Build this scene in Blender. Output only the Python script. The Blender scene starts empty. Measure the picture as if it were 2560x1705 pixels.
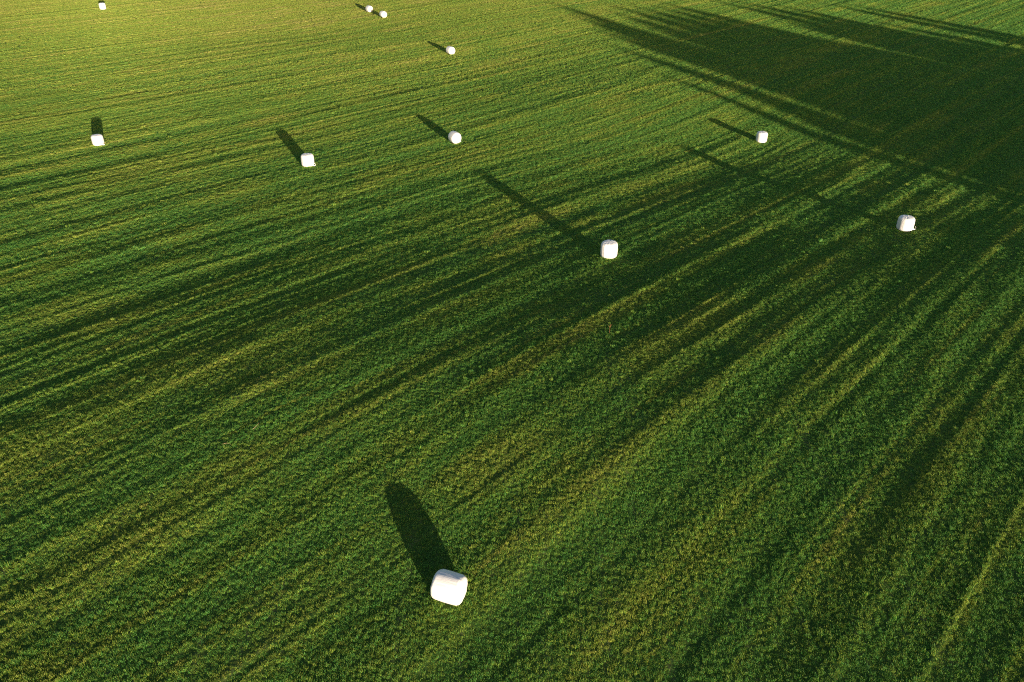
import bpy, math, random
import numpy as np
from mathutils import Vector, Matrix

sc = bpy.context.scene
COL = sc.collection
R = math.radians

# ------------------------------------------------------------------ measured layout
PITCH, ROLL, CAM_H = 0.54429, 0.004375, 26.42
SHADOW_AZ, SUN_EL = -0.448106, 0.091875          # direction the shadows run, sun elevation
STREAK_AZ = R(43.5)                              # mowing direction

# gentle swells of the field: heights of gaussian humps on a 12 m lattice
HUMPS = [[0.193, 0.024, 0.106, 0.247, 0.264, 0.112, 0.288, 0.312, -0.07, -0.027, 0.174, 0.088, 0.009, 0.106], [0.036, -0.058, -0.004, -0.12, -0.259, -0.804, -0.671, 0.136, 0.088, -0.124, -0.016, -0.025, -0.063, 0.057], [0.053, 0.073, 0.053, -0.061, 0.696, 0.7, -0.083, 0.109, 0.229, 0.035, 0.061, 0.034, -0.038, 0.072], [0.026, 0.079, 0.058, -0.268, 0.413, 0.906, 0.11, -0.206, -0.04, -0.034, 0.073, 0.091, -0.035, 0.04], [-0.04, -0.019, 0.108, -0.183, -0.384, -0.213, -0.19, -0.079, 0.092, -0.091, -0.101, 0.065, -0.004, 0.001], [-0.001, -0.033, 0.103, 0.266, -0.0, -0.118, 0.208, 0.469, 0.549, 0.169, -0.137, 0.004, 0.039, -0.006], [-0.013, -0.057, -0.157, 0.104, 0.072, -0.039, -0.005, -0.312, -0.22, 0.091, -0.007, -0.035, 0.022, -0.024], [-0.129, -0.023, -0.265, -0.225, -0.191, -0.135, -0.183, -0.736, -0.714, -0.061, 0.047, -0.06, 0.008, -0.04], [-0.145, 0.171, 0.026, 0.006, -0.009, -0.016, 0.159, 0.226, 0.173, 0.139, -0.019, -0.068, 0.041, -0.044], [-0.137, 0.069, -0.072, 0.045, 0.094, 0.011, 0.078, 0.137, 0.05, -0.059, -0.105, -0.056, 0.034, -0.073], [-0.188, -0.137, -0.382, -0.363, -0.574, -0.589, -0.138, -0.16, -0.332, -0.152, -0.019, -0.03, 0.009, -0.077], [-0.173, 0.288, 0.417, 0.753, 0.445, -0.221, 0.032, 0.236, 0.085, 0.113, 0.081, -0.001, 0.047, -0.039], [-0.285, 0.065, -0.77, -0.851, 0.13, 0.098, -0.251, -0.192, -0.145, -0.122, -0.134, -0.106, -0.028, -0.117]]

rng = np.random.default_rng(11)
LAT = [rng.random((256, 256)) for _ in range(14)]


def vnoise(a, b, k):
    """smooth lattice noise in -1..1"""
    a = np.asarray(a) + 17.3 * k
    b = np.asarray(b) + 5.9 * k
    ia = np.floor(a).astype(np.int64)
    ib = np.floor(b).astype(np.int64)
    fa, fb = a - ia, b - ib
    fa = fa * fa * fa * (fa * (fa * 6 - 15) + 10)
    fb = fb * fb * fb * (fb * (fb * 6 - 15) + 10)
    L = LAT[k]
    i0, i1, j0, j1 = ia & 255, (ia + 1) & 255, ib & 255, (ib + 1) & 255
    v = (L[i0, j0] * (1 - fa) + L[i1, j0] * fa) * (1 - fb) + (L[i0, j1] * (1 - fa) + L[i1, j1] * fa) * fb
    return v * 2 - 1


def along_across(x, y):
    s, c = math.sin(STREAK_AZ), math.cos(STREAK_AZ)
    # a slight meander so that no streak is ruler-straight
    l = x * s + y * c
    a = x * c - y * s
    a = a + 0.50 * vnoise(l / 40.0, a / 25.0, 0) + 0.035 * vnoise(l / 6.0, a / 3.0, 1)
    return l, a


def swell(x, y):
    z = np.zeros_like(np.asarray(x, float))
    for j in range(13):
        wy = np.exp(-((y - (4 + 12 * j)) ** 2) / 512.0)
        for i in range(14):
            h = HUMPS[j][i]
            if abs(h) > 0.004:
                z += h * wy * np.exp(-((x - (-64 + 12 * i)) ** 2) / 512.0)
    # the right-hand side of the field is a long brow, along the rows, that falls away from the low sun
    a = 0.7254 * x - 0.6884 * y
    l = 0.6884 * x + 0.7254 * y
    t = np.clip((l - 13.0) / 20.0, 0, 1)
    t = t * t * (3 - 2 * t)
    k = np.clip((l - 44.0) / 22.0, 0, 1)
    foot = -31.0 + 11.0 * k * k * (3 - 2 * k) + 0.62 * np.clip(l - 66.0, 0, 60)
    sp = lambda c: 2.5 * np.logaddexp(0, (a - c) / 2.5)
    z += t * (0.078 * (sp(foot) - sp(foot + 14.0)) + 0.036 * (sp(foot + 14.0) - sp(12.0)))
    return z


def windrow(l, a):
    """1 on the thin ridges of grass the rake has left, 0 between them"""
    n1 = np.abs(vnoise(a / 2.3, l / 70.0, 8)) * 2.3
    n2 = np.abs(vnoise(a / 1.5, l / 55.0, 13)) * 1.5
    r = np.maximum(np.exp(-(n1 / 0.24) ** 2), 0.7 * np.exp(-(n2 / 0.18) ** 2))
    return r * np.clip(0.62 + 0.75 * vnoise(l / 7.0, a / 1.7, 10), 0, 1)


def relief(x, y):
    """rows left by mower and rake, plus a little unevenness"""
    l, a = along_across(x, y)
    z = 0.042 * vnoise(a / 2.6, l / 60.0, 2)
    z += 0.026 * vnoise(a / 1.05, l / 50.0, 3)
    z += 0.017 * vnoise(a / 0.44, l / 40.0, 4)
    z += 0.062 * windrow(l, a)
    z += 0.016 * vnoise(x / 2.7, y / 2.7, 5)
    z += 0.007 * vnoise(x / 0.8, y / 0.8, 6)
    return z


def height(x, y):
    x = np.asarray(x, float)
    y = np.asarray(y, float)
    fade = np.clip((420 - np.hypot(x, y)) / 150.0, 0, 1)
    return swell(x, y) + relief(x, y) * fade


def h1(x, y):
    return float(height(np.array([x]), np.array([y]))[0])


def s1(x, y):
    return float(swell(np.array([x]), np.array([y]))[0])


def dryness_and_glow(x, y):
    """0 lush .. 1 straw: thin raked lines of old hay, paler rows, few patches, plus the painted hotspot glow"""
    l, a = along_across(x, y)
    lines = np.clip((vnoise(a / 0.15, l / 9.0, 7) + 0.6 * vnoise(a / 1.3, l / 11.0, 8) - 0.80) * 2.6, 0, 1)
    rows = np.clip(0.5 + 0.6 * vnoise(a / 1.5, l / 50.0, 9) + 0.5 * vnoise(a / 0.42, l / 30.0, 9), 0, 1)
    patch = np.clip(0.5 + 0.8 * vnoise(x / 4.3, y / 4.3, 10), 0, 1)
    # sun hotspot glow painted in as yellow over the back left of the field
    far_glow = np.clip((y - 60) / 110.0, 0, 1) * np.clip((70 - x) / 110.0, 0, 1)
    return np.clip(0.38 * far_glow + 0.055 + 0.24 * rows * patch + 0.12 * rows ** 3 + 0.30 * lines + 0.20 * windrow(l, a), 0, 1)


def vigour(x, y):
    l, a = along_across(x, y)
    v = 1.0 + 0.22 * vnoise(a / 0.85, l / 34.0, 11) + 0.26 * vnoise(a / 0.38, l / 40.0, 11) + 0.42 * vnoise(x / 0.19, y / 0.19, 12) + 0.16 * vnoise(x / 1.1, y / 1.1, 13)
    return np.clip(v, 0.4, 1.7)


# ------------------------------------------------------------------ helpers
def mesh_obj(name, verts, faces, mat=None, parent=None, smooth=True, link=True):
    me = bpy.data.meshes.new(name)
    verts = np.asarray(verts, np.float32)
    me.vertices.add(len(verts))
    me.vertices.foreach_set('co', verts.ravel())
    if isinstance(faces, np.ndarray):
        faces = [faces]
    loops = np.concatenate([f.ravel() for f in faces]).astype(np.int32)
    tot = np.concatenate([np.full(len(f), f.shape[1]) for f in faces]).astype(np.int32)
    start = np.concatenate([[0], np.cumsum(tot)[:-1]]).astype(np.int32)
    me.loops.add(len(loops))
    me.loops.foreach_set('vertex_index', loops)
    me.polygons.add(len(tot))
    me.polygons.foreach_set('loop_start', start)
    me.polygons.foreach_set('loop_total', tot)
    me.polygons.foreach_set('use_smooth', np.full(len(tot), smooth))
    me.update(calc_edges=True)
    me.validate()
    if mat:
        me.materials.append(mat)
    o = bpy.data.objects.new(name, me)
    if link:
        COL.objects.link(o)
    if parent:
        o.parent = parent
    return o


def tag(o, label, cat, group=None):
    o['label'] = label
    o['category'] = cat
    if group:
        o['group'] = group


def mat_new(name):
    m = bpy.data.materials.new(name)
    m.use_nodes = True
    nt = m.node_tree
    for n in list(nt.nodes):
        nt.nodes.remove(n)
    out = nt.nodes.new('ShaderNodeOutputMaterial')
    return m, nt, nt.nodes, nt.links, out


# ------------------------------------------------------------------ materials
def grass_material():
    m, nt, N, L, out = mat_new('grass_blades')
    at = N.new('ShaderNodeAttribute')
    at.attribute_type = 'INSTANCER'
    at.attribute_name = 'dry'
    at2 = N.new('ShaderNodeAttribute')
    at2.attribute_type = 'INSTANCER'
    at2.attribute_name = 'tone'
    av = N.new('ShaderNodeAttribute')
    av.attribute_type = 'GEOMETRY'
    av.attribute_name = 'blade'
    # per blade dryness = tuft dryness shifted by the blade's own random
    ad = N.new('ShaderNodeMath'); ad.operation = 'MULTIPLY_ADD'
    L.new(av.outputs['Fac'], ad.inputs[0]); ad.inputs[1].default_value = 0.55
    su = N.new('ShaderNodeMath'); su.operation = 'SUBTRACT'
    L.new(at.outputs['Fac'], su.inputs[0]); su.inputs[1].default_value = 0.27
    L.new(su.outputs[0], ad.inputs[2])
    rp = N.new('ShaderNodeValToRGB')
    L.new(ad.outputs[0], rp.inputs[0])
    e = rp.color_ramp.elements
    e[0].position = 0.0; e[0].color = (0.046, 0.158, 0.032, 1)
    e[1].position = 1.0; e[1].color = (0.29, 0.26, 0.09, 1)
    for p, c in ((0.20, (0.105, 0.205, 0.031, 1)), (0.42, (0.190, 0.245, 0.034, 1)), (0.72, (0.245, 0.255, 0.050, 1))):
        q = e.new(p); q.color = c
    hs = N.new('ShaderNodeHueSaturation')
    L.new(rp.outputs[0], hs.inputs['Color'])
    mr = N.new('ShaderNodeMapRange')
    L.new(at2.outputs['Fac'], mr.inputs[0])
    mr.inputs[3].default_value = 0.72; mr.inputs[4].default_value = 1.25
    L.new(mr.outputs[0], hs.inputs['Value'])
    p = N.new('ShaderNodeBsdfPrincipled')
    p.inputs['Roughness'].default_value = 0.55
    p.inputs['Specular IOR Level'].default_value = 0.25
    L.new(hs.outputs[0], p.inputs['Base Color'])
    t = N.new('ShaderNodeBsdfTranslucent')
    dk = N.new('ShaderNodeMix'); dk.data_type = 'RGBA'; dk.blend_type = 'MULTIPLY'; dk.inputs[0].default_value = 1.0
    L.new(hs.outputs[0], dk.inputs[6]); dk.inputs[7].default_value = (0.58, 0.56, 0.34, 1)
    L.new(dk.outputs[2], t.inputs['Color'])
    mx = N.new('ShaderNodeAddShader')
    L.new(p.outputs[0], mx.inputs[0]); L.new(t.outputs[0], mx.inputs[1])
    L.new(mx.outputs[0], out.inputs[0])
    return m


def ground_material():
    m, nt, N, L, out = mat_new('field_soil')
    tc = N.new('ShaderNodeTexCoord')
    n1 = N.new('ShaderNodeTexNoise'); n1.inputs['Scale'].default_value = 6.0; n1.inputs['Detail'].default_value = 6
    L.new(tc.outputs['Object'], n1.inputs['Vector'])
    mp = N.new('ShaderNodeMapping'); mp.inputs['Rotation'].default_value = (0, 0, STREAK_AZ)
    mp.inputs['Scale'].default_value = (2.4, 0.06, 1)
    L.new(tc.outputs['Object'], mp.inputs['Vector'])
    n2 = N.new('ShaderNodeTexNoise'); n2.inputs['Scale'].default_value = 1.0; n2.inputs['Detail'].default_value = 5
    L.new(mp.outputs[0], n2.inputs['Vector'])
    ad = N.new('ShaderNodeMath'); ad.operation = 'ADD'
    L.new(n1.outputs['Fac'], ad.inputs[0]); L.new(n2.outputs['Fac'], ad.inputs[1])
    rp = N.new('ShaderNodeValToRGB')
    mr = N.new('ShaderNodeMapRange'); mr.inputs[1].default_value = 0.6; mr.inputs[2].default_value = 1.4
    L.new(ad.outputs[0], mr.inputs[0]); L.new(mr.outputs[0], rp.inputs[0])
    e = rp.color_ramp.elements
    e[0].position = 0.0; e[0].color = (0.028, 0.060, 0.018, 1)
    e[1].position = 1.0; e[1].color = (0.10, 0.105, 0.045, 1)
    q = e.new(0.55); q.color = (0.045, 0.085, 0.014, 1)
    p = N.new('ShaderNodeBsdfPrincipled')
    p.inputs['Roughness'].default_value = 0.95
    p.inputs['Specular IOR Level'].default_value = 0.1
    L.new(rp.outputs[0], p.inputs['Base Color'])
    bp = N.new('ShaderNodeBump'); bp.inputs['Strength'].default_value = 0.5; bp.inputs['Distance'].default_value = 0.03
    L.new(n1.outputs['Fac'], bp.inputs['Height']); L.new(bp.outputs[0], p.inputs['Normal'])
    L.new(p.outputs[0], out.inputs[0])
    return m


def film_material(name, stretch):
    m, nt, N, L, out = mat_new(name)
    tc = N.new('ShaderNodeTexCoord')
    mp = N.new('ShaderNodeMapping'); mp.inputs['Scale'].default_value = stretch
    L.new(tc.outputs['Object'], mp.inputs['Vector'])
    n = N.new('ShaderNodeTexNoise'); n.inputs['Scale'].default_value = 2.2; n.inputs['Detail'].default_value = 4
    n.inputs['Distortion'].default_value = 0.6
    L.new(mp.outputs[0], n.inputs['Vector'])
    oi = N.new('ShaderNodeTexNoise'); oi.inputs['Scale'].default_value = 1.6; oi.inputs['Detail'].default_value = 3
    L.new(tc.outputs['Object'], oi.inputs['Vector'])
    rp = N.new('ShaderNodeValToRGB')
    L.new(oi.outputs['Fac'], rp.inputs[0])
    e = rp.color_ramp.elements
    e[0].position = 0.3; e[0].color = (0.68, 0.635, 0.65, 1)
    e[1].position = 0.65; e[1].color = (0.75, 0.705, 0.725, 1)
    p = N.new('ShaderNodeBsdfPrincipled')
    p.inputs['Roughness'].default_value = 0.38
    p.inputs['Specular IOR Level'].default_value = 0.45
    L.new(rp.outputs[0], p.inputs['Base Color'])
    bp = N.new('ShaderNodeBump'); bp.inputs['Strength'].default_value = 0.55; bp.inputs['Distance'].default_value = 0.02
    L.new(n.outputs['Fac'], bp.inputs['Height']); L.new(bp.outputs[0], p.inputs['Normal'])
    L.new(p.outputs[0], out.inputs[0])
    return m


def plain_material(name, c, rough=0.8, var=0.35, scale=5.0, trans=0.0):
    m, nt, N, L, out = mat_new(name)
    tc = N.new('ShaderNodeTexCoord')
    n = N.new('ShaderNodeTexNoise'); n.inputs['Scale'].default_value = scale; n.inputs['Detail'].default_value = 4
    L.new(tc.outputs['Object'], n.inputs['Vector'])
    rp = N.new('ShaderNodeValToRGB')
    L.new(n.outputs['Fac'], rp.inputs[0])
    e = rp.color_ramp.elements
    e[0].position = 0.3; e[0].color = tuple(v * (1 - var) for v in c) + (1,)
    e[1].position = 0.7; e[1].color = tuple(v * (1 + var) for v in c) + (1,)
    p = N.new('ShaderNodeBsdfPrincipled'); p.inputs['Roughness'].default_value = rough
    L.new(rp.outputs[0], p.inputs['Base Color'])
    L.new(p.outputs[0], out.inputs[0])
    return m


M_GRASS = grass_material()
M_GROUND = ground_material()
M_FILM = film_material('white_wrap_film', (9, 9, 0.9))
M_FILM_LYING = film_material('white_wrap_film_lying', (0.9, 9, 9))
M_STRAW = plain_material('dry_straw', (0.42, 0.30, 0.16), 0.7, 0.3, 8)
M_DOCK = plain_material('dock_stalk', (0.22, 0.085, 0.035), 0.7, 0.3, 12)
M_NEEDLE = plain_material('spruce_needles', (0.035, 0.06, 0.022), 0.8, 0.4, 1.5)
M_BARK = plain_material('spruce_bark', (0.11, 0.075, 0.05), 0.9, 0.35, 6)

# ------------------------------------------------------------------ ground: one polar sheet
def build_ground():
    r = [0.6]
    while r[-1] < 12: r.append(r[-1] * 1.06)
    while r[-1] < 260: r.append(r[-1] * 1.0036)
    while r[-1] < 6000: r.append(r[-1] * 1.09)
    r = np.array(r)
    dense = np.linspace(R(-50), R(50), 640)
    coarse = np.linspace(R(50), R(310), 90)[1:-1]
    az = np.concatenate([dense, coarse])
    A, RR = np.meshgrid(az, r)
    X = RR * np.sin(A); Y = RR * np.cos(A)
    Z = height(X.ravel(), Y.ravel())
    v = np.stack([X.ravel(), Y.ravel(), Z], -1)
    na, nr = len(az), len(r)
    i, j = np.meshgrid(np.arange(nr - 1), np.arange(na), indexing='ij')
    j2 = (j + 1) % na
    q = np.stack([i * na + j, i * na + j2, (i + 1) * na + j2, (i + 1) * na + j], -1).reshape(-1, 4)
    q = q[:, ::-1]
    v = np.concatenate([v, [[0, 0, h1(0, 0)]]])
    k = np.arange(na)
    t = np.stack([np.full(na, len(v) - 1), (k + 1) % na, k], -1)
    o = mesh_obj('ground', v, [q, t], M_GROUND)
    if o.data.polygons[1000].normal.z < 0:
        o.data.flip_normals()
    o['kind'] = 'structure'
    return o


build_ground()

# ------------------------------------------------------------------ bales
def fbm1(t, seed, period):
    """periodic 1-d noise"""
    r2 = np.random.default_rng(seed)
    o = np.zeros_like(t)
    for k in range(3, period):
        o += r2.normal() * np.cos(k * t + r2.random() * 6.28) / (k ** 0.7)
    return o


def bale_mesh(seed, R0=0.62, H=1.2, lying=False, slump=0.0):
    r2 = np.random.default_rng(seed)
    # outline from the bottom centre up to the top centre
    pr, pz, kind = [], [], []
    cr = 0.145 if lying and R0 < 0.6 else 0.19
    for u in np.linspace(0.02, 1, 16):
        pr.append((R0 - cr) * u); pz.append(0.0 - 0.0 * u); kind.append(0)
    for a in np.linspace(0, 90, 12)[1:]:
        pr.append(R0 - cr + cr * math.sin(R(a))); pz.append(cr - cr * math.cos(R(a))); kind.append(0.5)
    for u in np.linspace(0, 1, 28)[1:]:
        pr.append(R0); pz.append(cr + (H - 2 * cr) * u); kind.append(1)
    for a in np.linspace(0, 90, 12)[1:]:
        pr.append(R0 - cr + cr * math.cos(R(a))); pz.append(H - cr + cr * math.sin(R(a))); kind.append(0.5)
    for u in np.linspace(1, 0.02, 16)[1:]:
        pr.append((R0 - cr) * u); pz.append(H); kind.append(0)
    pr, pz, kind = map(np.array, (pr, pz, kind))
    n = 128
    th = np.linspace(0, 2 * math.pi, n, endpoint=False)
    P, T = np.meshgrid(np.arange(len(pr)), th, indexing='ij')
    rr, zz, kk = pr[P], pz[P], kind[P]
    mid = 1 - (2 * zz / H - 1) ** 2
    # barrel belly, lopsided outline, film ribs running over the edge
    dr = 0.030 * mid * kk - 0.012
    dr = dr + kk * (0.012 * np.cos(2 * T + r2.random() * 6) + 0.010 * np.cos(3 * T + r2.random() * 6) * np.cos(zz * 2 + r2.random()))
    ribs = fbm1(th, seed + 5, 26)[None, :] * 0.0055
    fine = fbm1(th + 0.25 * np.sin(zz[:, :1] * 3), seed + 9, 40) * 0.0016
    dr = dr + np.minimum(rr / R0, 1) * (ribs + fine) * (0.35 + 0.65 * kk)
    # overlapping turns of film: a few step edges that run lengthways, slanting
    for _ in range(7):
        a0 = r2.random() * 6.28; sl = r2.normal() * 0.25
        d = (T - a0 - sl * (zz - H / 2) + math.pi) % (2 * math.pi) - math.pi
        dr = dr + kk * 0.011 * np.exp(-np.clip(d, 0, 9) / 0.16) * (d > 0)
    rn = rr + dr
    # domed ends with soft creases
    dome = 0.030 * (1 - (rr / R0) ** 2) * (1 - kk)
    crease = (1 - kk) * 0.010 * np.cos(5 * T + 8 * rr + r2.random() * 6) * (rr / R0) + (1 - kk) * 0.006 * np.cos(11 * T - 9 * rr)
    zn = np.where(zz > H / 2, zz + dome + crease, zz + (0.0 if not lying else -1) * (dome + crease))
    x = rn * np.cos(T); y = rn * np.sin(T); z = zn
    if not lying:
        # sits heavy: lower edge squashed outwards
        f = np.clip(1 - z / 0.35, 0, 1)
        x = x * (1 + 0.015 * f); y = y * (1 + 0.015 * f)
        x = x + slump * z
        v = np.stack([x, y, z - 0.01], -1).reshape(-1, 3)
    else:
        # axis along local X, resting on a flattened underside
        ax = z - H / 2
        v = np.stack([ax, x, y], -1).reshape(-1, 3)
        zc = v[:, 2]
        flat = -R0 + 0.055
        v[:, 2] = np.where(zc < flat, flat + (zc - flat) * 0.25, zc)
        v[:, 1] *= 1 + 0.03 * np.clip(1 - (zc + R0) / 0.6, 0, 1)
        v[:, 2] -= v[:, 2].min() + 0.012
    m = len(pr)
    i, j = np.meshgrid(np.arange(m - 1), np.arange(n), indexing='ij')
    j2 = (j + 1) % n
    q = np.stack([i * n + j, i * n + j2, (i + 1) * n + j2, (i + 1) * n + j], -1).reshape(-1, 4)
    nb = len(v)
    c0 = v.reshape(m, n, 3)[0].mean(0); c1 = v.reshape(m, n, 3)[-1].mean(0)
    v = np.concatenate([v, [c0, c1]])
    k = np.arange(n)
    t0 = np.stack([np.full(n, nb), (k + 1) % n, k], -1)
    t1 = np.stack([np.full(n, nb + 1), (m - 1) * n + k, (m - 1) * n + (k + 1) % n], -1)
    return v, [q, np.concatenate([t0, t1])]


def ribbon(path, width, thick=0.006):
    """a strip of torn film with real thickness; path of points, wide along a fixed vector per point"""
    P = np.array(path, float)
    n = len(P)
    V = []
    for i in range(n):
        t = P[min(i + 1, n - 1)] - P[max(i - 1, 0)]
        t /= np.linalg.norm(t) + 1e-9
        up = np.array([0.25 * math.sin(i * 0.9), 0.2 * math.cos(i * 1.3), 1.0])
        side = up - t * up.dot(t); side /= np.linalg.norm(side)
        nr = np.cross(t, side)
        w = width * (1.0 - 0.6 * i / (n - 1)) * (1 + 0.15 * math.sin(i * 2.1))
        for a, b in ((-1, -1), (1, -1), (1, 1), (-1, 1)):
            V.append(P[i] + side * w * 0.5 * a + nr * thick * 0.5 * b)
    F = []
    for i in range(n - 1):
        for k in range(4):
            a = i * 4 + k; b = i * 4 + (k + 1) % 4
            F.append((a, b, b + 4, a + 4))
    F.append((3, 2, 1, 0)); e = (n - 1) * 4
    F.append((e, e + 1, e + 2, e + 3))
    return np.array(V), np.array(F)


BALES = [
    # name-key, x, y, R, H, lying axis azimuth (None = stands), seed, turn, slump, label, film tail
    ('J', -2.50, 22.38, 0.585, 1.23, 109, 21, 0, 0, 'largest white wrapped bale, nearest, lying on its side with grey creases along its top', None),
    ('I', 7.32, 55.20, 0.620, 1.18, None, 3, 40, 0.01, 'upright white bale in the dark middle, its long shadow crossing toward the upper left', None),
    ('H', 32.08, 60.59, 0.625, 1.11, None, 4, 10, -0.02, 'upright white bale farthest right, casting the longest thinnest shadow', (0.55, 'curl')),
    ('G', 28.32, 89.61, 0.600, 1.13, None, 5, 80, 0.0, 'small upright white bale just below the dark shadows of the trees', None),
    ('F', -20.87, 78.77, 0.620, 1.18, None, 6, 120, 0.01, 'upright white bale with a loop of loose film at its lower right', (0.75, 'loop')),
    ('E', -45.24, 85.47, 0.600, 1.07, None, 7, 200, 0.02, 'upright white bale at the left, short broad shadow straight behind it', (0.85, 'scrap')),
    ('D', -6.48, 87.59, 0.61, 1.22, -30, 8, 0, 0, 'rounded white bale lying in mid-field right of the looped-film bale, tapering shadow', (0.5, 'nub')),
    ('C', -10.17, 134.78, 0.61, 1.22, -34, 9, 0, 0, 'single rounded white bale lying alone below the close pair at the top', None),
    ('K', -25.63, 167.34, 0.61, 1.22, -34, 10, 0, 0, 'lower right bale of the close pair at the top', None),
    ('B', -29.31, 173.31, 0.61, 1.22, -36, 12, 0, 0, "upper left bale of the close pair at the top, touched by its neighbour's shadow", None),
    ('A', -83.29, 172.97, 0.62, 1.20, None, 13, 60, 0.01, 'tiny white bale in the brightest top left corner of the field', None),
]
FOOT = []
for key, x, y, R0, H, axis, seed, turn, slump, label, tail in BALES:
    v, f = bale_mesh(seed, R0, H, axis is not None, slump)
    o = mesh_obj('hay_bale', v, f, M_FILM if axis is None else M_FILM_LYING)
    z = s1(x, y) + float(relief(np.array([x]), np.array([y]))[0]) * 0.6
    zs = height(x + 0.4 * np.cos(np.arange(8)), y + 0.4 * np.sin(np.arange(8)))
    o.location = (x, y, float(np.mean(zs)) + 0.015)
    o.rotation_euler = (0, 0, R(90 - axis) if axis is not None else R(turn))
    tag(o, label, 'hay bale', 'white wrapped hay bales scattered over the field')
    FOOT.append((x, y, R0 + 0.05))
    if tail:
        d, kind = tail
        rot = -o.rotation_euler.z
        # end of the film, low on the side that faces right and towards the camera
        def loc(px, py, pz):
            c, s = math.cos(rot), math.sin(rot)
            return (px * c - py * s, px * s + py * c, pz)
        if kind == 'curl':
            pts = [loc(0.56, -0.28, 0.17), loc(0.66, -0.30, 0.13), loc(0.74, -0.28, 0.14), loc(0.80, -0.22, 0.19), loc(0.81, -0.15, 0.27), loc(0.77, -0.12, 0.33)]; w = 0.10
        elif kind == 'loop':
            pts = [loc(0.54, -0.32, 0.12), loc(0.68, -0.36, 0.11), loc(0.80, -0.34, 0.15), loc(0.83, -0.26, 0.22), loc(0.76, -0.20, 0.27), loc(0.62, -0.22, 0.26), loc(0.56, -0.22, 0.22)]; w = 0.09
        elif kind == 'scrap':
            pts = [loc(0.52, -0.36, 0.16), loc(0.64, -0.40, 0.14), loc(0.75, -0.41, 0.13), loc(0.84, -0.40, 0.14)]; w = 0.16
        else:
            pts = [loc(0.60, -0.34, 0.42), loc(0.66, -0.42, 0.36), loc(0.69, -0.46, 0.28), loc(0.67, -0.48, 0.20)]; w = 0.20
        rv, rf = ribbon(pts, w)
        mesh_obj('loose_film', rv, rf, M_FILM, o, smooth=False)

# ------------------------------------------------------------------ dry stalks that stand out from the sward
def stalk(x, y, az, length, rise, thick, mat, label, cat, bend=0.3, twigs=0):
    P = []
    n = 9
    z0 = h1(x, y)
    for i in range(n):
        u = i / (n - 1)
        P.append((math.sin(az + bend * u) * length * u, math.cos(az + bend * u) * length * u, 0.03 + rise * u + 0.04 * math.sin(3.1 * u)))
    V, F = [], []
    def tube(P, t0):
        b = len(V)
        P = np.array(P)
        for i in range(len(P)):
            t = P[min(i + 1, len(P) - 1)] - P[max(i - 1, 0)]; t = t / (np.linalg.norm(t) + 1e-9)
            s = np.cross(t, (0.3, 0.1, 1)); s /= np.linalg.norm(s); q = np.cross(t, s)
            w = t0 * (1 - 0.7 * i / (len(P) - 1))
            for k in range(5):
                V.append(P[i] + w * (s * math.cos(k * 1.2566) + q * math.sin(k * 1.2566)))
        for i in range(len(P) - 1):
            for k in range(5):
                a = b + i * 5 + k; c = b + i * 5 + (k + 1) % 5
                F.append((a, c, c + 5, a + 5))
    tube(P, thick)
    r2 = random.Random(int(abs(x * 100)))
    for k in range(twigs):
        i = r2.randint(2, n - 2); a = r2.random() * 6.28; l = length * 0.25 + rise * 0.18
        p = P[i]
        tube([p, (p[0] + math.cos(a) * l * .5, p[1] + math.sin(a) * l * .5, p[2] + l * .5), (p[0] + math.cos(a) * l * .7, p[1] + math.sin(a) * l * .7, p[2] + l * 1.1)], thick * 0.8)
    o = mesh_obj('dry_stalk', V, np.array(F), mat)
    o.location = (x, y, z0)
    tag(o, label, cat)


stalk(-14.55, 31.55, R(80), 0.55, 0.10, 0.012, M_STRAW, 'pale bent straw stalk lying on the grass at the left', 'stalk', 0.5)
stalk(-13.35, 32.7, R(62), 0.50, 0.12, 0.012, M_STRAW, 'second pale straw stalk, just above and right of the other', 'stalk', -0.6)
stalk(6.0, 42.3, R(20), 0.10, 0.62, 0.009, M_DOCK, 'thin reddish dry stalk standing upright right of centre', 'stalk', 0.2, 4)

# ------------------------------------------------------------------ grass
tuft_col = bpy.data.collections.new('grass_tufts')


def tuft(name, seed, nb, rad, hmin, hmax, w, square=False, lean=0.55):
    r2 = np.random.default_rng(seed)
    V = np.empty((nb, 5, 3)); bl = np.empty((nb, 5))
    for b in range(nb):
        if square:
            px, py = (r2.random(2) - 0.5) * 2 * rad
        else:
            a = r2.random() * 6.283; q = rad * math.sqrt(r2.random())
            px, py = q * math.cos(a), q * math.sin(a)
        hgt = hmin + (hmax - hmin) * r2.random() ** 1.2
        da = r2.random() * 6.283
        ln = hgt * lean * (0.35 + r2.random())
        dx, dy = math.cos(da), math.sin(da)
        fa = da + math.pi / 2 + r2.normal() * 0.5
        sx, sy = math.cos(fa), math.sin(fa)
        ww = w * (0.7 + 0.6 * r2.random())
        m = 0.52
        bx, by, bz = px + dx * ln * 0.28, py + dy * ln * 0.28, hgt * m
        V[b] = [(px - sx * ww * .5, py - sy * ww * .5, -0.03), (px + sx * ww * .5, py + sy * ww * .5, -0.03),
                (bx + sx * ww * .48, by + sy * ww * .48, bz), (bx - sx * ww * .48, by - sy * ww * .48, bz),
                (px + dx * ln, py + dy * ln, hgt * (1 - 0.18 * min(1, lean)))]
        bl[b] = r2.random()
    k = np.arange(nb)[:, None] * 5
    q = k + np.array([[0, 1, 2, 3]])
    t = k + np.array([[3, 2, 4]])
    o = mesh_obj(name, V.reshape(-1, 3), [q, t], M_GRASS, link=False, smooth=False)
    at = o.data.attributes.new('blade', 'FLOAT', 'POINT')
    at.data.foreach_set('value', bl.ravel().astype(np.float32))
    tuft_col.objects.link(o)


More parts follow.
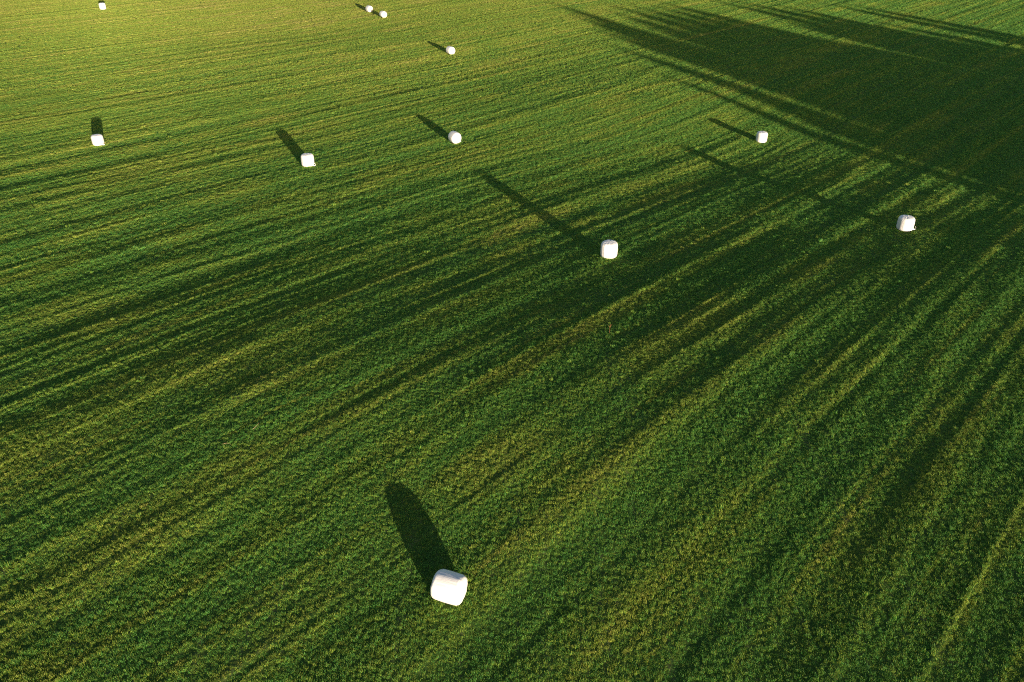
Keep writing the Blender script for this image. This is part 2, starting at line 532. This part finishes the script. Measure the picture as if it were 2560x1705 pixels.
NV = 8
for i in range(NV):
    tuft('tuft_a%02d' % i, 100 + i, 44, 0.092, 0.025, 0.10, 0.0080)
for i in range(NV):
    tuft('tuft_b%02d' % i, 200 + i, 60, 0.165, 0.03, 0.10, 0.014)
for i in range(NV):
    tuft('tuft_c%02d' % i, 300 + i, 44, 0.22, 0.03, 0.105, 0.028)


def scatter(y0, y1, spacing, seed):
    """jittered lattice over the part of the field the photo shows, and a margin beside it"""
    r2 = np.random.default_rng(seed)
    xs = []
    ys = np.arange(y0, y1, spacing)
    out = []
    for yy in ys:
        xm = 9.5 + 0.655 * yy + 3
        nx = int(2 * xm / spacing)
        out.append(np.stack([np.linspace(-xm, xm, nx), np.full(nx, yy)], -1))
    p = np.concatenate(out)
    return p + (r2.random(p.shape) - 0.5) * spacing * 1.25


def build_grass():
    layers = [scatter(12.5, 55, 0.138, 1), scatter(55, 108, 0.215, 2), scatter(108, 225, 0.30, 3)]
    P, VID, SC = [], [], []
    r2 = np.random.default_rng(9)
    for k, p in enumerate(layers):
        keep = np.ones(len(p), bool)
        for (bx, by, br) in FOOT:
            keep &= np.hypot(p[:, 0] - bx, p[:, 1] - by) > br - 0.13
        p = p[keep]
        P.append(p)
        VID.append(k * NV + r2.integers(0, NV, len(p)))
    P = np.concatenate(P); VID = np.concatenate(VID).astype(np.int32)
    n = len(P)
    z = height(P[:, 0], P[:, 1])
    dry = dryness_and_glow(P[:, 0], P[:, 1])  # straw colour of the tufts, with the painted-in hotspot yellow
    vig = vigour(P[:, 0], P[:, 1])
    sz = vig * (1.0 - 0.45 * np.clip(dry - 0.45, 0, 1)) * (0.85 + 0.3 * r2.random(n))
    sx = 0.9 + 0.3 * r2.random(n)
    # longer grass left standing round the bales, and the odd taller tuft
    for (bx, by, br) in FOOT:
        dd = np.hypot(P[:, 0] - bx, P[:, 1] - by)
        sz *= np.where(dd < br + 0.22, 1.45, 1.0)
    odd = r2.random(n) < 0.004
    sz *= np.where(odd, 1.9, 1.0)
    scl_x = np.where(odd, 1.3, 1.0)
    rot = np.stack([np.zeros(n), np.zeros(n), r2.random(n) * 6.2832], -1).astype(np.float32)
    scl = np.stack([sx * scl_x, sx * scl_x, sz], -1).astype(np.float32)
    tone = np.clip(0.5 + 0.22 * r2.normal(size=n), 0, 1).astype(np.float32)
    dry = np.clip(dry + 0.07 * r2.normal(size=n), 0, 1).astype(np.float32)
    me = bpy.data.meshes.new('grass')
    me.vertices.add(n)
    me.vertices.foreach_set('co', np.stack([P[:, 0], P[:, 1], z], -1).astype(np.float32).ravel())
    for nm, ty, key, val in (('scl', 'FLOAT_VECTOR', 'vector', scl), ('rot', 'FLOAT_VECTOR', 'vector', rot),
                             ('dry', 'FLOAT', 'value', dry), ('tone', 'FLOAT', 'value', tone), ('vid', 'INT', 'value', VID)):
        a = me.attributes.new(nm, ty, 'POINT')
        a.data.foreach_set(key, val.ravel())
    me.materials.append(M_GRASS)
    o = bpy.data.objects.new('grass', me)
    COL.objects.link(o)
    o['kind'] = 'stuff'
    o['label'] = 'short mown meadow grass in long raked rows, green with straw streaks'
    o['category'] = 'grass'
    g = bpy.data.node_groups.new('meadow', 'GeometryNodeTree')
    g.interface.new_socket('Geometry', in_out='INPUT', socket_type='NodeSocketGeometry')
    g.interface.new_socket('Geometry', in_out='OUTPUT', socket_type='NodeSocketGeometry')
    N, L = g.nodes, g.links
    gi = N.new('NodeGroupInput'); go = N.new('NodeGroupOutput')
    ci = N.new('GeometryNodeCollectionInfo')
    ci.inputs['Collection'].default_value = tuft_col
    ci.inputs['Separate Children'].default_value = True
    ci.inputs['Reset Children'].default_value = True
    ip = N.new('GeometryNodeInstanceOnPoints')
    ip.inputs['Pick Instance'].default_value = True
    def attr(nm, dt):
        a = N.new('GeometryNodeInputNamedAttribute'); a.data_type = dt
        a.inputs['Name'].default_value = nm
        return a.outputs[0]
    L.new(gi.outputs[0], ip.inputs['Points'])
    L.new(ci.outputs[0], ip.inputs['Instance'])
    L.new(attr('vid', 'INT'), ip.inputs['Instance Index'])
    er = N.new('FunctionNodeEulerToRotation')
    L.new(attr('rot', 'FLOAT_VECTOR'), er.inputs[0])
    L.new(er.outputs[0], ip.inputs['Rotation'])
    L.new(attr('scl', 'FLOAT_VECTOR'), ip.inputs['Scale'])
    L.new(ip.outputs[0], go.inputs[0])
    md = o.modifiers.new('meadow', 'NODES')
    md.node_group = g
    print('TUFTS', n)


build_grass()

# ------------------------------------------------------------------ trees beyond the right edge of the picture (their shadows fall into it)
def spruce_meshes(seed, wide=0.017):
    r2 = np.random.default_rng(seed)
    # unit tree: height 1
    V, F = [], []
    n = 8
    for i in range(7):
        u = i / 6
        for k in range(n):
            a = k * 2 * math.pi / n
            rad = 0.016 * (1 - u) ** 0.8 + 0.001
            if i == 0: rad *= 1.5
            V.append((rad * math.cos(a), rad * math.sin(a), u * 0.97 - 0.01))
    for i in range(6):
        for k in range(n):
            F.append((i * n + k, i * n + (k + 1) % n, (i + 1) * n + (k + 1) % n, (i + 1) * n + k))
    trunk = mesh_obj('trunk', V, np.array(F), M_BARK, link=False)
    T = []
    z = 0.07
    while z < 0.99:
        u = (z - 0.07) / 0.92
        L = 0.20 * (1 - u) ** 0.52 + 0.008
        nb = int(9 + 12 * (1 - u))
        for b in range(nb):
            a = r2.random() * 6.283; l = L * (0.7 + 0.45 * r2.random())
            droop = -0.20 * l + 0.25 * l * u
            m = int(5 + 12 * (l / 0.2))
            for s in range(m):
                q = (s + 0.6) / m
                c = np.array([math.cos(a) * l * q, math.sin(a) * l * q, z + droop * q * q + 0.02 * l])
                sp = 0.042 * (1.15 - q) + 0.012
                for side in (-1, 1, 0):
                    d = np.array([math.cos(a + side * 0.9), math.sin(a + side * 0.9), -0.35 + 0.3 * r2.random() - (0.9 if side == 0 else 0)])
                    d = d / np.linalg.norm(d) * sp * (0.7 + 0.6 * r2.random())
                    w = np.cross(d, r2.normal(size=3)); w = w / (np.linalg.norm(w) + 1e-9) * wide
                    T.append([c - w, c + w, c + d])
        z += 0.017 + 0.012 * (1 - u)
    T = np.array(T)
    crown = mesh_obj('crown', T.reshape(-1, 3), np.arange(len(T) * 3).reshape(-1, 3), M_NEEDLE, link=False, smooth=False)
    return trunk.data, crown.data


KINDS = [spruce_meshes(41), spruce_meshes(42), spruce_meshes(43, 0.0085)]
TREES = [(84.8, 23.9, 15.2, 1.20),
         (87.6, 12.1, 14.6, 1.50),
         (89.1, 2.0, 13.8, 1.40),
         (95.0, 17.1, 14.7, 1.60),
         (96.1, 24.6, 15.0, 1.60),
         (98.9, 27.9, 14.7, 1.70),
         (102.2, 30.3, 14.6, 1.60),
         (104.9, 33.5, 15.0, 1.50),
         (116.3, 37.5, 15.2, 1.40),
         (119.4, 40.3, 14.9, 1.60),
         (124.9, 38.6, 14.6, 1.40),
         (135.2, 42.6, 14.7, 1.30),
         (139.7, 42.3, 14.6, 1.40),
         (135.0, 28.0, 12.9, 1.50),
         (80.1, 9.2, 10.9, 1.30),
         (72.6, 13.6, 8.5, 0.90),
         (93.3, 5.0, 12.9, 1.80),
         (97.2, 8.1, 13.4, 1.90),
         (101.4, 11.9, 13.4, 2.00),
         (103.9, 21.1, 12.9, 2.00),
         (109.0, 26.6, 12.9, 2.00),
         (118.2, 26.0, 12.9, 2.00),
         (125.5, 31.9, 12.9, 2.00),
         (91.1, 2.7, 11.1, 1.60),
         (94.8, 5.7, 11.1, 2.00),
         (99.7, 11.7, 11.1, 2.00),
         (106.1, 17.3, 10.9, 2.00),
         (113.5, 23.9, 11.1, 2.00),
         (122.8, 30.4, 11.1, 2.00),
         (88.6, 2.9, 9.2, 1.50),
         (94.0, 4.3, 9.2, 2.00),
         (98.9, 9.6, 9.2, 2.00),
         (104.5, 15.8, 9.2, 2.00),
         (81.2, 2.4, 7.4, 1.40),
         (85.3, 1.5, 7.8, 1.50)]
for i, (x, y, h, wd) in enumerate(TREES):
    if h > 13.6:
        h *= 0.955
    td, cd = KINDS[2 if h > 12.9 else i % 2]
    e = bpy.data.objects.new('spruce_tree', None)
    COL.objects.link(e)
    e.location = (x, y, s1(x, y) - 0.05)
    e.rotation_euler = (0, 0, i * 2.4)
    e.scale = (h * wd, h * wd, h)
    tag(e, 'dark spruce tree beyond the right edge that casts a long shadow on the field', 'tree', 'spruce trees beside the field')
    for nm, d in (('trunk', td), ('crown', cd)):
        c = bpy.data.objects.new(nm, d)
        c.parent = e
        COL.objects.link(c)

# ------------------------------------------------------------------ light
w = bpy.data.worlds.new('World')
sc.world = w
w.use_nodes = True
nt = w.node_tree
sky = nt.nodes.new('ShaderNodeTexSky')
sky.sky_type = 'NISHITA'
sky.sun_disc = False
sun_az = SHADOW_AZ + math.pi
sky.ozone_density = 1.5
sky.sun_elevation = SUN_EL
sky.sun_rotation = sun_az
nt.links.new(sky.outputs[0], nt.nodes['Background'].inputs[0])
nt.nodes['Background'].inputs[1].default_value = 0.102

ld = bpy.data.lights.new('sun', 'SUN')
ld.energy = 5.0
ld.angle = R(0.7)
ld.color = (1.0, 0.85, 0.60)
lo = bpy.data.objects.new('sun', ld)
COL.objects.link(lo)
travel = Vector((math.sin(SHADOW_AZ) * math.cos(SUN_EL), math.cos(SHADOW_AZ) * math.cos(SUN_EL), -math.sin(SUN_EL)))
lo.rotation_euler = travel.to_track_quat('-Z', 'Y').to_euler()
lo.location = (120, -250, 60)

# ------------------------------------------------------------------ camera
cd = bpy.data.cameras.new('camera')
cam = bpy.data.objects.new('camera', cd)
COL.objects.link(cam)
cd.sensor_width = 36
cd.lens = 36 * 1991 / 2560
cd.clip_end = 8000
fwd = Vector((0, math.cos(PITCH), -math.sin(PITCH)))
right = Vector((1, 0, 0))
down = fwd.cross(right)
r_ = right * math.cos(ROLL) - down * math.sin(ROLL)
d_ = right * math.sin(ROLL) + down * math.cos(ROLL)
m = Matrix((r_, -d_, -fwd)).transposed().to_4x4()
m.translation = Vector((0, 0, CAM_H))
cam.matrix_world = m
sc.camera = cam

sc.cycles.use_denoising = False
sc.cycles.filter_width = 1.1
sc.view_settings.view_transform = 'Standard'
sc.view_settings.look = 'None'
sc.view_settings.exposure = 1.22
sc.view_settings.gamma = 1
